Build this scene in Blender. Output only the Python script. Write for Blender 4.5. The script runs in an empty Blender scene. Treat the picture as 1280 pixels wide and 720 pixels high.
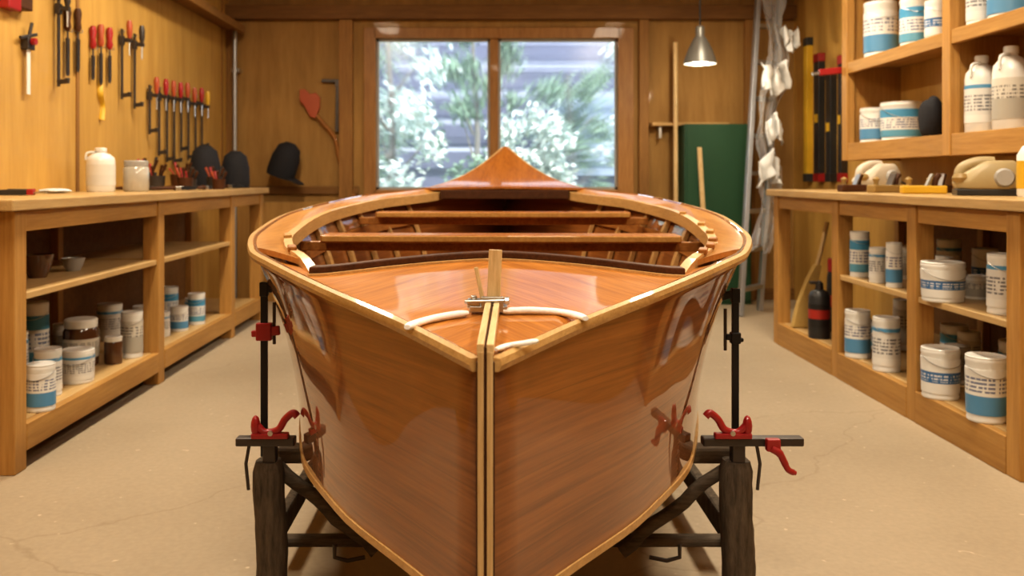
import bpy, math, random
import numpy as np
from mathutils import Vector, Matrix
from mathutils import noise as NZ
random.seed(4)
COL = bpy.context.scene.collection
try:
    bpy.context.scene.view_settings.view_transform = 'Standard'
    bpy.context.scene.view_settings.look = 'Medium High Contrast'
except Exception: pass
F, CX, CY, H = 1100.0, 607.0, 222.0, 0.97
def at(px, py, d): return Vector(((px-CX)*d/F, d, H-(py-CY)*d/F))
XL, XR, YB, YF, ZC = -2.05, 2.45, 7.0, -1.6, 2.7

# ------------------------------------------------------------ materials
MC = {}
def nodes_new(name):
    m = bpy.data.materials.new(name); m.use_nodes = True
    nt = m.node_tree; b = nt.nodes["Principled BSDF"]
    return m, nt, b
def col(c): return (c[0], c[1], c[2], 1)
def plain(name, c, rough=.5, metal=0, coat=0, var=.12, scale=12, emis=None, es=0, bump=0):
    if name in MC: return MC[name]
    m, nt, b = nodes_new(name); N = nt.nodes.new; L = nt.links.new
    tc = N('ShaderNodeTexCoord'); no = N('ShaderNodeTexNoise'); no.inputs['Scale'].default_value = scale
    no.inputs['Detail'].default_value = 4
    L(tc.outputs['Object'], no.inputs['Vector'])
    mx = N('ShaderNodeMix'); mx.data_type = 'RGBA'
    mx.inputs[6].default_value = col([x*(1-var) for x in c]); mx.inputs[7].default_value = col([min(1, x*(1+var)) for x in c])
    L(no.outputs['Fac'], mx.inputs[0]); L(mx.outputs[2], b.inputs['Base Color'])
    b.inputs['Roughness'].default_value = rough; b.inputs['Metallic'].default_value = metal
    b.inputs['Coat Weight'].default_value = coat
    if emis: b.inputs['Emission Color'].default_value = col(emis); b.inputs['Emission Strength'].default_value = es
    if bump:
        bp = N('ShaderNodeBump'); bp.inputs['Strength'].default_value = bump; bp.inputs['Distance'].default_value = .01
        L(no.outputs['Fac'], bp.inputs['Height']); L(bp.outputs[0], b.inputs['Normal'])
    MC[name] = m; return m
def wood(name, c1, c2, stretch=(25, 1.2, 25), rough=.5, coat=0, bump=.05, chev=0, blot=.25, wav=0, crough=.05, fine=4.0, seam=0, cn=.18, cior=1.5):
    if name in MC: return MC[name]
    m, nt, b = nodes_new(name); N = nt.nodes.new; L = nt.links.new
    tc = N('ShaderNodeTexCoord'); mp = N('ShaderNodeMapping'); src = tc.outputs['Object']
    if chev:
        sp = N('ShaderNodeSeparateXYZ'); L(src, sp.inputs[0])
        ab = N('ShaderNodeMath'); ab.operation = 'ABSOLUTE'; L(sp.outputs[0], ab.inputs[0])
        cb = N('ShaderNodeCombineXYZ'); L(ab.outputs[0], cb.inputs[0]); L(sp.outputs[1], cb.inputs[1]); L(sp.outputs[2], cb.inputs[2])
        m0 = N('ShaderNodeMapping'); m0.inputs['Rotation'].default_value = (0, 0, chev); L(cb.outputs[0], m0.inputs[0]); src = m0.outputs[0]
    mp.inputs['Scale'].default_value = stretch; L(src, mp.inputs[0])
    n1 = N('ShaderNodeTexNoise'); n1.inputs['Scale'].default_value = 1; n1.inputs['Detail'].default_value = 5
    n1.inputs['Roughness'].default_value = .6; n1.inputs['Distortion'].default_value = .5 + wav
    L(mp.outputs[0], n1.inputs['Vector'])
    nf = N('ShaderNodeTexNoise'); nf.inputs['Scale'].default_value = fine; nf.inputs['Detail'].default_value = 4; nf.inputs['Roughness'].default_value = .7
    L(mp.outputs[0], nf.inputs['Vector'])
    av = N('ShaderNodeMath'); av.operation = 'MULTIPLY_ADD'; av.inputs[1].default_value = .55
    hf = N('ShaderNodeMath'); hf.operation = 'MULTIPLY'; hf.inputs[1].default_value = .45; L(n1.outputs['Fac'], hf.inputs[0])
    L(nf.outputs['Fac'], av.inputs[0]); L(hf.outputs[0], av.inputs[2])
    n2 = N('ShaderNodeTexNoise'); n2.inputs['Scale'].default_value = 1.7; n2.inputs['Detail'].default_value = 2
    L(src, n2.inputs['Vector'])
    rp = N('ShaderNodeValToRGB'); rp.color_ramp.elements[0].position = .36; rp.color_ramp.elements[1].position = .64
    rp.color_ramp.elements[0].color = col(c2); rp.color_ramp.elements[1].color = col(c1)
    L(av.outputs[0], rp.inputs[0])
    oi = N('ShaderNodeObjectInfo'); hs = N('ShaderNodeHueSaturation')
    a = N('ShaderNodeMath'); a.operation = 'MULTIPLY_ADD'; a.inputs[1].default_value = blot*2; a.inputs[2].default_value = 1-blot-.04
    L(n2.outputs['Fac'], a.inputs[0])
    a2 = N('ShaderNodeMath'); a2.operation = 'MULTIPLY_ADD'; a2.inputs[1].default_value = .1
    L(oi.outputs['Random'], a2.inputs[0]); L(a.outputs[0], a2.inputs[2]); val = a2.outputs[0]
    if seam:
        s3 = N('ShaderNodeSeparateXYZ'); L(tc.outputs['Object'], s3.inputs[0])
        f1 = N('ShaderNodeMath'); f1.operation = 'MULTIPLY'; f1.inputs[1].default_value = seam; L(s3.outputs[2], f1.inputs[0])
        f2 = N('ShaderNodeMath'); f2.operation = 'FRACT'; L(f1.outputs[0], f2.inputs[0])
        f3 = N('ShaderNodeMath'); f3.operation = 'GREATER_THAN'; f3.inputs[1].default_value = .02; L(f2.outputs[0], f3.inputs[0])
        f4 = N('ShaderNodeMath'); f4.operation = 'MULTIPLY_ADD'; f4.inputs[1].default_value = .22; f4.inputs[2].default_value = .78; L(f3.outputs[0], f4.inputs[0])
        f5 = N('ShaderNodeMath'); f5.operation = 'MULTIPLY'; L(f4.outputs[0], f5.inputs[0]); L(val, f5.inputs[1]); val = f5.outputs[0]
    L(val, hs.inputs['Value'])
    L(rp.outputs[0], hs.inputs['Color']); L(hs.outputs[0], b.inputs['Base Color'])
    b.inputs['Roughness'].default_value = rough; b.inputs['Specular IOR Level'].default_value = .25
    b.inputs['Coat Weight'].default_value = coat; b.inputs['Coat Roughness'].default_value = crough; b.inputs['Coat IOR'].default_value = cior
    if bump:
        bp = N('ShaderNodeBump'); bp.inputs['Strength'].default_value = bump; bp.inputs['Distance'].default_value = .01
        L(n1.outputs['Fac'], bp.inputs['Height']); L(bp.outputs[0], b.inputs['Normal'])
        if coat:
            n3 = N('ShaderNodeTexNoise'); n3.inputs['Scale'].default_value = 3.2; n3.inputs['Detail'].default_value = 0; L(tc.outputs['Object'], n3.inputs['Vector'])
            b2 = N('ShaderNodeBump'); b2.inputs['Strength'].default_value = cn; b2.inputs['Distance'].default_value = .03
            L(n3.outputs['Fac'], b2.inputs['Height']); L(b2.outputs[0], b.inputs['Coat Normal'])
    MC[name] = m; return m
def labelmat(name, bands, ink=(.05, .08, .2), zr=(.55, .8)):
    """printed paper label: colour bands by height and smudged lines of print"""
    if name in MC: return MC[name]
    m, nt, b = nodes_new(name); N = nt.nodes.new; L = nt.links.new
    tc = N('ShaderNodeTexCoord'); sp = N('ShaderNodeSeparateXYZ'); L(tc.outputs['Generated'], sp.inputs[0])
    rp = N('ShaderNodeValToRGB'); rp.color_ramp.interpolation = 'CONSTANT'
    e = rp.color_ramp.elements
    e[0].position = bands[0][0]; e[0].color = col(bands[0][1]); e[1].position = bands[1][0]; e[1].color = col(bands[1][1])
    for p, c in bands[2:]:
        x = e.new(p); x.color = col(c)
    L(sp.outputs[2], rp.inputs[0]); out = rp.outputs[0]
    if zr:
        mp = N('ShaderNodeMapping'); mp.inputs['Scale'].default_value = (130, 130, 18); L(tc.outputs['Object'], mp.inputs[0])
        n1 = N('ShaderNodeTexNoise'); n1.inputs['Scale'].default_value = 1; n1.inputs['Detail'].default_value = 1; L(mp.outputs[0], n1.inputs['Vector'])
        g = N('ShaderNodeMath'); g.operation = 'GREATER_THAN'; g.inputs[1].default_value = .47; L(n1.outputs['Fac'], g.inputs[0])
        st = N('ShaderNodeMath'); st.operation = 'MULTIPLY'; st.inputs[1].default_value = 11; L(sp.outputs[2], st.inputs[0])
        fr = N('ShaderNodeMath'); fr.operation = 'FRACT'; L(st.outputs[0], fr.inputs[0])
        gs = N('ShaderNodeMath'); gs.operation = 'GREATER_THAN'; gs.inputs[1].default_value = .45; L(fr.outputs[0], gs.inputs[0])
        r2 = N('ShaderNodeValToRGB'); r2.color_ramp.interpolation = 'CONSTANT'; k = r2.color_ramp.elements
        k[0].position = 0; k[0].color = (0, 0, 0, 1); k[1].position = zr[0]; k[1].color = (.8, .8, .8, 1)
        q = k.new(zr[1]); q.color = (0, 0, 0, 1)
        L(sp.outputs[2], r2.inputs[0])
        mu = N('ShaderNodeMath'); mu.operation = 'MULTIPLY'; L(g.outputs[0], mu.inputs[0]); L(r2.outputs[0], mu.inputs[1])
        m3 = N('ShaderNodeMath'); m3.operation = 'MULTIPLY'; L(mu.outputs[0], m3.inputs[0]); L(gs.outputs[0], m3.inputs[1])
        mx = N('ShaderNodeMix'); mx.data_type = 'RGBA'; L(m3.outputs[0], mx.inputs[0]); L(rp.outputs[0], mx.inputs[6]); mx.inputs[7].default_value = col(ink)
        out = mx.outputs[2]
    L(out, b.inputs['Base Color']); b.inputs['Roughness'].default_value = .4
    MC[name] = m; return m

VARN = wood('varnished_side', (.31, .118, .028), (.165, .056, .012), (.9, .9, 34), .45, 1, .02, blot=.14, seam=9.5, cn=.65, crough=.008, cior=1.7)
DECK = wood('varnished_deck', (.54, .22, .038), (.31, .105, .014), (40, 1.6, 3), .45, .5, .02, chev=-.55, blot=.12, crough=.06, cn=.1)
RIM = wood('varnished_rim', (.44, .17, .035), (.26, .085, .015), (40, 1.3, 10), .45, .5, .02, blot=.12, crough=.08, cn=.1)
HONEY = wood('honey_rim', (.52, .265, .075), (.35, .155, .038), (40, 1.3, 10), .45, .4, .02, blot=.15, crough=.08, cn=.1)
INNER = wood('inner_wood', (.38, .17, .043), (.22, .085, .02), (26, 1.2, 26), .5, .15, .05)
PALE = wood('pale_ash', (.60, .39, .17), (.44, .27, .10), (60, 4, 60), .45, .3, .05)
PALEK = wood('pale_ash_plank', (.78, .60, .34), (.58, .40, .19), (60, 4, 60), .45, .2, .03)
PALEZ = wood('pale_ash_upright', (.76, .58, .32), (.52, .35, .16), (60, 60, 3), .45, .2, .05)
DARKW = wood('dark_seam', (.10, .04, .016), (.05, .02, .008), (40, 3, 40), .5)
BENCH = wood('bench_pine', (.49, .28, .085), (.35, .18, .05), (24, 1.3, 24), .55, .1, .08)
BENCHZ = wood('bench_pine_upright', (.51, .29, .09), (.37, .19, .053), (24, 24, 1.3), .55, .1, .08)
TOPW = wood('worktop_maple', (.58, .40, .19), (.45, .29, .12), (20, 1.4, 20), .4, .15, .05)
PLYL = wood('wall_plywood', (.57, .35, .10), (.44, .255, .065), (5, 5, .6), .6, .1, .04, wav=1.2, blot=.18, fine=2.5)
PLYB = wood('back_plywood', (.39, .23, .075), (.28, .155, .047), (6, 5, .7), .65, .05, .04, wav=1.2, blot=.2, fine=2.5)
STUD = wood('stud_wood', (.33, .175, .055), (.21, .105, .032), (24, 24, 1.5), .6)
STUDX = wood('beam_wood', (.23, .12, .038), (.15, .07, .022), (1.5, 24, 24), .6)
WINW = wood('window_wood', (.38, .20, .07), (.26, .125, .04), (22, 22, 2), .45, .15)
GREYW = wood('weathered_wood', (.15, .12, .09), (.05, .04, .03), (26, 26, 4), .8, 0, .5)
GREYX = wood('weathered_beam', (.15, .12, .09), (.06, .047, .035), (4, 26, 26), .8, 0, .5)
BLACKM = plain('black_steel', (.03, .03, .032), .4, .6)
STEEL = plain('steel', (.55, .55, .54), .3, 1, scale=30)
DSTEEL = plain('dark_steel', (.09, .08, .075), .45, .8)
ALU = plain('aluminium', (.42, .43, .45), .45, .8)
RED = plain('red_paint', (.34, .015, .018), .4, 0, .3)
ORANGE = plain('orange_handle', (.38, .075, .028), .4, 0, .3)
YEL = plain('yellow_plastic', (.62, .38, .03), .4)
WHITE = plain('white_plastic', (.74, .73, .69), .35, 0, .2, .04)
PLID = plain('pale_lid', (.62, .61, .58), .4, .1)
CREAM = plain('cream_plastic', (.38, .30, .16), .45)
CLOTH = plain('white_cloth', (.66, .66, .64), .9, bump=.4, scale=20)
BLACKC = plain('black_cloth', (.014, .014, .018), .85, bump=.3, scale=60)
BLACKP = plain('black_plastic', (.03, .03, .03), .35)
BROWNG = plain('brown_glass', (.10, .045, .02), .12, 0, .6)
GREYP = plain('grey_plastic', (.35, .34, .32), .45)
GREEN = plain('green_paint', (.016, .068, .030), .55, scale=4)
OLIVE = plain('olive_plastic', (.30, .20, .07), .45)
TAPE = plain('white_rope', (.93, .93, .91), .5, bump=.2, scale=120)
BRIST = plain('straw_bristle', (.50, .34, .11), .9, bump=.6, scale=120)
W = (.74, .73, .69)
LB = [labelmat('label_blue_base', [(0, (.10, .27, .46)), (.42, W)], zr=(.5, .85)),
      labelmat('label_white', [(0, W), (.2, (.68, .67, .64)), (.9, (.1, .3, .5))], (.08, .09, .12), (.3, .75)),
      labelmat('label_teal', [(0, (.12, .33, .46)), (.25, W), (.7, (.08, .30, .5))], (.05, .1, .25), (.3, .65)),
      labelmat('label_navy', [(0, W), (.3, (.05, .15, .33)), (.62, W)], (.8, .8, .8), (.34, .58)),
      labelmat('label_grey', [(0, (.4, .38, .33)), (.5, (.6, .57, .5))], (.1, .1, .1), (.5, .85)),
      labelmat('label_red', [(0, (.02, .02, .02)), (.35, (.36, .03, .02)), (.75, (.02, .02, .02))], zr=None),
      labelmat('label_blank', [(0, (.62, .61, .57)), (.5, (.66, .65, .61))], zr=None)]

def floor_mat():
    m, nt, b = nodes_new('dusty_concrete'); N = nt.nodes.new; L = nt.links.new
    tc = N('ShaderNodeTexCoord')
    n1 = N('ShaderNodeTexNoise'); n1.inputs['Scale'].default_value = .8; n1.inputs['Detail'].default_value = 6; n1.inputs['Roughness'].default_value = .55
    n2 = N('ShaderNodeTexNoise'); n2.inputs['Scale'].default_value = 60; n2.inputs['Detail'].default_value = 3
    v = N('ShaderNodeTexNoise'); v.inputs['Scale'].default_value = 30; v.inputs['Detail'].default_value = 1
    for n in (n1, n2, v): L(tc.outputs['Object'], n.inputs['Vector'])
    rp = N('ShaderNodeValToRGB'); rp.color_ramp.elements[0].position = .3; rp.color_ramp.elements[1].position = .7
    rp.color_ramp.elements[0].color = (.35, .28, .19, 1); rp.color_ramp.elements[1].color = (.46, .375, .265, 1)
    L(n1.outputs['Fac'], rp.inputs[0])
    mx = N('ShaderNodeMix'); mx.data_type = 'RGBA'; mx.blend_type = 'OVERLAY'; mx.inputs[0].default_value = .12
    L(rp.outputs[0], mx.inputs[6]); L(n2.outputs['Fac'], mx.inputs[7])
    r2 = N('ShaderNodeValToRGB'); r2.color_ramp.elements[0].position = .75; r2.color_ramp.elements[1].position = .79
    L(v.outputs['Fac'], r2.inputs[0])
    m2 = N('ShaderNodeMix'); m2.data_type = 'RGBA'; L(r2.outputs[0], m2.inputs[0]); L(mx.outputs[2], m2.inputs[6]); m2.inputs[7].default_value = (.6, .5, .36, 1)
    nd = N('ShaderNodeTexNoise'); nd.inputs['Scale'].default_value = 2.5; nd.inputs['Detail'].default_value = 6; L(tc.outputs['Object'], nd.inputs['Vector'])
    md = N('ShaderNodeMix'); md.data_type = 'RGBA'; md.inputs[0].default_value = .25; L(tc.outputs['Object'], md.inputs[6]); L(nd.outputs['Color'], md.inputs[7])
    vo = N('ShaderNodeTexVoronoi'); vo.feature = 'DISTANCE_TO_EDGE'; vo.inputs['Scale'].default_value = .8; L(md.outputs[2], vo.inputs['Vector'])
    r4 = N('ShaderNodeValToRGB'); r4.color_ramp.elements[0].position = .0; r4.color_ramp.elements[1].position = .002
    r4.color_ramp.elements[0].color = (.7, .66, .6, 1); r4.color_ramp.elements[1].color = (1, 1, 1, 1); L(vo.outputs['Distance'], r4.inputs[0])
    m4 = N('ShaderNodeMix'); m4.data_type = 'RGBA'; m4.blend_type = 'MULTIPLY'; m4.inputs[0].default_value = .45; L(m2.outputs[2], m4.inputs[6]); L(r4.outputs[0], m4.inputs[7])
    L(m4.outputs[2], b.inputs['Base Color'])
    b.inputs['Roughness'].default_value = .6
    bp = N('ShaderNodeBump'); bp.inputs['Strength'].default_value = .05; bp.inputs['Distance'].default_value = .01; L(n2.outputs['Fac'], bp.inputs['Height']); L(bp.outputs[0], b.inputs['Normal'])
    return m
FLOORM = floor_mat()
def glass_mat(name, fac, rough, tcol=(1, 1, 1), diff=None, haze=0):
    m = bpy.data.materials.new(name); m.use_nodes = True; nt = m.node_tree; nt.nodes.clear(); N = nt.nodes.new; L = nt.links.new
    o = N('ShaderNodeOutputMaterial'); mx = N('ShaderNodeMixShader'); t = N('ShaderNodeBsdfTransparent'); g = N('ShaderNodeBsdfPrincipled' if diff else 'ShaderNodeBsdfGlossy')
    t.inputs[0].default_value = col(tcol)
    g.inputs['Roughness'].default_value = rough; mx.inputs[0].default_value = fac
    if diff: g.inputs['Base Color'].default_value = col(diff)
    base = t.outputs[0]
    if haze:
        rf = N('ShaderNodeBsdfRefraction'); rf.inputs['IOR'].default_value = 1.08; rf.inputs['Roughness'].default_value = .14
        m1 = N('ShaderNodeMixShader'); m1.inputs[0].default_value = .55; L(t.outputs[0], m1.inputs[1]); L(rf.outputs[0], m1.inputs[2])
        tl = N('ShaderNodeBsdfTranslucent'); tl.inputs[0].default_value = (.9, .95, 1, 1)
        m2 = N('ShaderNodeMixShader'); m2.inputs[0].default_value = haze; L(m1.outputs[0], m2.inputs[1]); L(tl.outputs[0], m2.inputs[2]); base = m2.outputs[0]
    L(base, mx.inputs[1]); L(g.outputs[0], mx.inputs[2]); L(mx.outputs[0], o.inputs[0]); return m
GLASS = glass_mat('hazy_window_glass', .02, .15, haze=.06)
SHEET = glass_mat('plastic_film', .38, .3, diff=(.5, .5, .5))

# ------------------------------------------------------------ geometry
def g_box(x0, x1, y0, y1, z0, z1, mi=0):
    v = [(x, y, z) for x in (x0, x1) for y in (y0, y1) for z in (z0, z1)]
    return v, [(0, 1, 3, 2), (4, 6, 7, 5), (0, 4, 5, 1), (2, 3, 7, 6), (0, 2, 6, 4), (1, 5, 7, 3)], mi
def g_beam(p0, p1, w, h, up=(0, 0, 1), mi=0):
    p0, p1 = Vector(p0), Vector(p1); d = (p1-p0).normalized(); u = Vector(up)
    s = d.cross(u).normalized(); u = s.cross(d).normalized(); v = []
    for p in (p0, p1):
        for a, b in ((-1, -1), (1, -1), (1, 1), (-1, 1)): v.append(tuple(p+s*a*w/2+u*b*h/2))
    return v, [(3, 2, 1, 0), (4, 5, 6, 7), (0, 1, 5, 4), (1, 2, 6, 5), (2, 3, 7, 6), (3, 0, 4, 7)], mi
def g_loft(rings, closed=True, caps=True, mi=0):
    n = len(rings[0]); v = [tuple(p) for r in rings for p in r]; f = []
    for i in range(len(rings)-1):
        for j in range(n if closed else n-1):
            k = (j+1) % n; f.append((i*n+j, i*n+k, (i+1)*n+k, (i+1)*n+j))
    if closed and caps:
        f.append(tuple(range(n-1, -1, -1))); f.append(tuple((len(rings)-1)*n+j for j in range(n)))
    return v, f, mi
def g_tube(pts, r, seg=8, mi=0, flat=1):
    pts = [Vector(p) for p in pts]; rs = r if isinstance(r, (list, tuple)) else [r]*len(pts); rings = []; s = None
    for i, p in enumerate(pts):
        d = (pts[min(i+1, len(pts)-1)]-pts[max(i-1, 0)]).normalized()
        if s is None:
            s = d.cross(Vector((0, 0, 1)))
            if s.length < .1: s = d.cross(Vector((0, 1, 0)))
        s = (s-d*s.dot(d)).normalized(); u = s.cross(d)
        rings.append([p+(s*math.cos(2*math.pi*k/seg)+u*math.sin(2*math.pi*k/seg)*flat)*rs[i] for k in range(seg)])
    return g_loft(rings, mi=mi)
def g_lathe(prof, c, seg=28, axis='Z', mi=0):
    rings = []; c = Vector(c)
    for r, z in prof:
        R = []
        for k in range(seg):
            a = 2*math.pi*k/seg; x, y = r*math.cos(a), r*math.sin(a)
            R.append(c+(Vector((x, y, z)) if axis == 'Z' else Vector((z, x, y)) if axis == 'X' else Vector((x, z, y))))
        rings.append(R)
    return g_loft(rings, mi=mi)
def g_blob(c, rad, seg=16, rings=10, noise=0, p=2.0, mi=0, zmin=-1):
    c = Vector(c); R = []; rnd = random.Random(int(c.x*999+c.y*77))
    sp = lambda v: math.copysign(abs(v)**(2/p), v)
    for i in range(rings+1):
        th = -math.pi/2+math.pi*i/rings; row = []
        for k in range(seg):
            a = 2*math.pi*k/seg; q = max(.03, sp(math.cos(th)))
            n = 1+noise*(rnd.random()-.5)
            row.append(c+Vector((rad[0]*q*sp(math.cos(a))*n, rad[1]*q*sp(math.sin(a))*n, rad[2]*max(zmin, sp(math.sin(th))))))
        R.append(row)
    return g_loft(R, mi=mi)
def g_post(x0, x1, y0, y1, z0, z1, seed=0):
    """rounded, slightly uneven timber"""
    rnd = random.Random(seed); cx, cy, rx, ry = (x0+x1)/2, (y0+y1)/2, (x1-x0)/2, (y1-y0)/2; R = []
    n = 14
    for i in range(n+1):
        t = i/n; z = z0+(z1-z0)*t; k = .82 if i in (0, n) else 1; row = []
        ox, oy = .004*math.sin(t*5+seed), .003*math.cos(t*4+seed)
        for j in range(20):
            a = 2*math.pi*j/20; ca, sa = math.cos(a), math.sin(a); q = 1+.07*(rnd.random()-.5)
            row.append((cx+ox+rx*k*q*math.copysign(abs(ca)**.62, ca), cy+oy+ry*k*q*math.copysign(abs(sa)**.62, sa), z))
        R.append(row)
    return g_loft(R)
WL = {}
def mk(name, geos, mat, parent=None, bevel=0, smooth=0, label=None, cat=None, group=None, solid=0, kind=None):
    if isinstance(geos, tuple): geos = [geos]
    V, Fc, MI = [], [], []
    for g in geos:
        o = len(V); V += [Vector(p) for p in g[0]]
        for f in g[1]: Fc.append(tuple(i+o for i in f)); MI.append(g[2])
    xs = [p.x for p in V]; ys = [p.y for p in V]; zs_ = [p.z for p in V]
    org = Vector(((min(xs)+max(xs))/2, (min(ys)+max(ys))/2, min(zs_)))
    me = bpy.data.meshes.new(name); me.from_pydata([tuple(p-org) for p in V], [], Fc); me.validate(clean_customdata=False)
    for m in (mat if isinstance(mat, (list, tuple)) else [mat]): me.materials.append(m)
    if len(MI) == len(me.polygons): me.polygons.foreach_set('material_index', MI)
    import bmesh
    bm = bmesh.new(); bm.from_mesh(me); bmesh.ops.recalc_face_normals(bm, faces=bm.faces); bm.to_mesh(me); bm.free()
    if smooth:
        me.polygons.foreach_set('use_smooth', [True]*len(me.polygons)); me.set_sharp_from_angle(angle=math.radians(smooth))
    ob = bpy.data.objects.new(name, me); COL.objects.link(ob)
    if parent: ob.parent = parent; ob.location = org-WL[parent]
    else: ob.location = org
    WL[ob] = org
    if solid:
        s = ob.modifiers.new('thickness', 'SOLIDIFY'); s.thickness = solid; s.offset = -1
    if bevel:
        b = ob.modifiers.new('bevel', 'BEVEL'); b.width = bevel; b.segments = 2; b.limit_method = 'ANGLE'
    if label: ob['label'] = label
    if cat: ob['category'] = cat
    if group: ob['group'] = group
    if kind: ob['kind'] = kind
    return ob
def root(name, loc, label, cat, group=None):
    e = bpy.data.objects.new(name, None); e.empty_display_size = .05; COL.objects.link(e); e.location = loc; WL[e] = Vector(loc)
    e['label'] = label; e['category'] = cat
    if group: e['group'] = group
    return e
def copy_thing(src, loc, rot=None, sc=None, label=None, group=None):
    def rec(o, par):
        n = o.copy(); COL.objects.link(n)
        if par is not None: n.parent = par; n.matrix_parent_inverse = o.matrix_parent_inverse.copy()
        for c in list(o.children): rec(c, n)
        return n
    n = rec(src, None); n.location = loc
    if rot is not None: n.rotation_euler = rot
    if sc is not None: n.scale = (sc, sc, sc)
    if label: n['label'] = label
    if group: n['group'] = group
    return n
def smooth_path(P, n=8):
    P = [Vector(p) for p in P]; out = []
    for i in range(len(P)-1):
        a, b, c, d = P[max(i-1, 0)], P[i], P[i+1], P[min(i+2, len(P)-1)]
        for j in range(n):
            t = j/n; out.append(.5*((2*b)+(c-a)*t+(2*a-5*b+4*c-d)*t*t+(3*b-a-3*c+d)*t**3))
    out.append(P[-1]); return out
S_ = 'structure'
# ------------------------------------------------------------ room
mk('floor', g_box(XL-.3, XR+.3, YF-.2, YB+.15, -.12, 0), FLOORM, kind=S_)
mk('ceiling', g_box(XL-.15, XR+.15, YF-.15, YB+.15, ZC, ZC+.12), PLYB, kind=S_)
mk('wall_left', g_box(XL-.12, XL, YF, YB+.12, 0, ZC), PLYL, kind=S_)
mk('wall_right', g_box(XR, XR+.12, YF, YB+.12, 0, ZC), PLYL, kind=S_)
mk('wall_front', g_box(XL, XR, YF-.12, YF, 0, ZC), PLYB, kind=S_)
WX0, WX1, WZ0, WZ1 = -.885, 1.065, .86, 2.09
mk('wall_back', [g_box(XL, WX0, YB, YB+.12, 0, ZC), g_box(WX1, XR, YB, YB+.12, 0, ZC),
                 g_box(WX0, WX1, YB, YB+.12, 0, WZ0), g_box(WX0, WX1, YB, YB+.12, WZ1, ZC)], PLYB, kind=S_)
wn = mk('window_1', [g_box(WX0-.08, WX0+.015, YB-.03, YB+.10, WZ0-.1, WZ1+.07), g_box(WX1-.015, WX1+.11, YB-.03, YB+.10, WZ0-.1, WZ1+.07),
             g_box(WX0, WX1, YB-.03, YB+.10, WZ1-.015, WZ1+.07), g_box(WX0, WX1, YB-.03, YB+.1, WZ0-.1, WZ0+.015),
             g_box(.035, .1, YB+.0, YB+.08, WZ0, WZ1)], WINW, bevel=.004, kind=S_)
mk('window_sash', [g_box(a, b, YB+.02, YB+.05, c, d) for x0, x1 in ((WX0+.015, .035), (.1, WX1-.015)) for a, b, c, d in
      ((x0, x0+.02, WZ0+.015, WZ1-.015), (x1-.02, x1, WZ0+.015, WZ1-.015), (x0, x1, WZ0+.015, WZ0+.035), (x0, x1, WZ1-.035, WZ1-.015))], GREYP, wn)
mk('window_pane', g_box(WX0+.02, .03, YB+.03, YB+.035, WZ0+.02, WZ1-.02), GLASS, wn)
mk('window_pane', g_box(.105, WX1-.02, YB+.03, YB+.035, WZ0+.02, WZ1-.02), GLASS, wn)
k = 1
def trim(g, m=STUD, bev=.003):
    global k
    mk('trim_%d' % k, g, m, bevel=bev, kind=S_); k += 1
for x0, x1 in ((-1.16, -1.05), (1.215, 1.29), (-2.05, -1.98)): trim(g_box(x0, x1, YB-.05, YB, 0, 2.22))
trim(g_box(XL, XR, YB-.08, YB, 2.22, 2.33), STUDX)
trim(g_box(XL, WX0-.12, YB-.03, YB, .84, .9), STUDX)
trim(g_box(2.05, 2.13, YB-.05, YB, 0, 2.22))
for y in (4.4, 6.82): trim(g_box(XL, XL+.006, y, y+.03, 0, ZC), STUD, 0)
mk('baseboard_back', g_box(XL, XR, YB-.02, YB, 0, .09), STUDX, bevel=.003, kind=S_)
sh = root('wall_ledge', (XL, 5.0, 2.10), 'long narrow pine ledge high on the plywood wall', 'shelf')
mk('shelf_board', g_box(XL, XL+.16, 3.2, 6.90, 2.13, 2.16), STUD, sh, bevel=.003)
mk('fascia', g_box(XL+.14, XL+.165, 3.2, 6.90, 2.10, 2.135), STUD, sh, bevel=.003)
cd = root('conduit_pipe', (XL+.08, 6.9, 0), 'grey metal conduit pipe running up the corner', 'pipe')
mk('pipe', g_tube([(XL+.08, 6.91, .0), (XL+.08, 6.91, 2.12)], .018, 10), ALU, cd, smooth=40)
for z in (1.0, 1.8): mk('bracket', g_box(XL+.05, XL+.11, 6.93, 7.0, z, z+.03), STEEL, cd)

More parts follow.
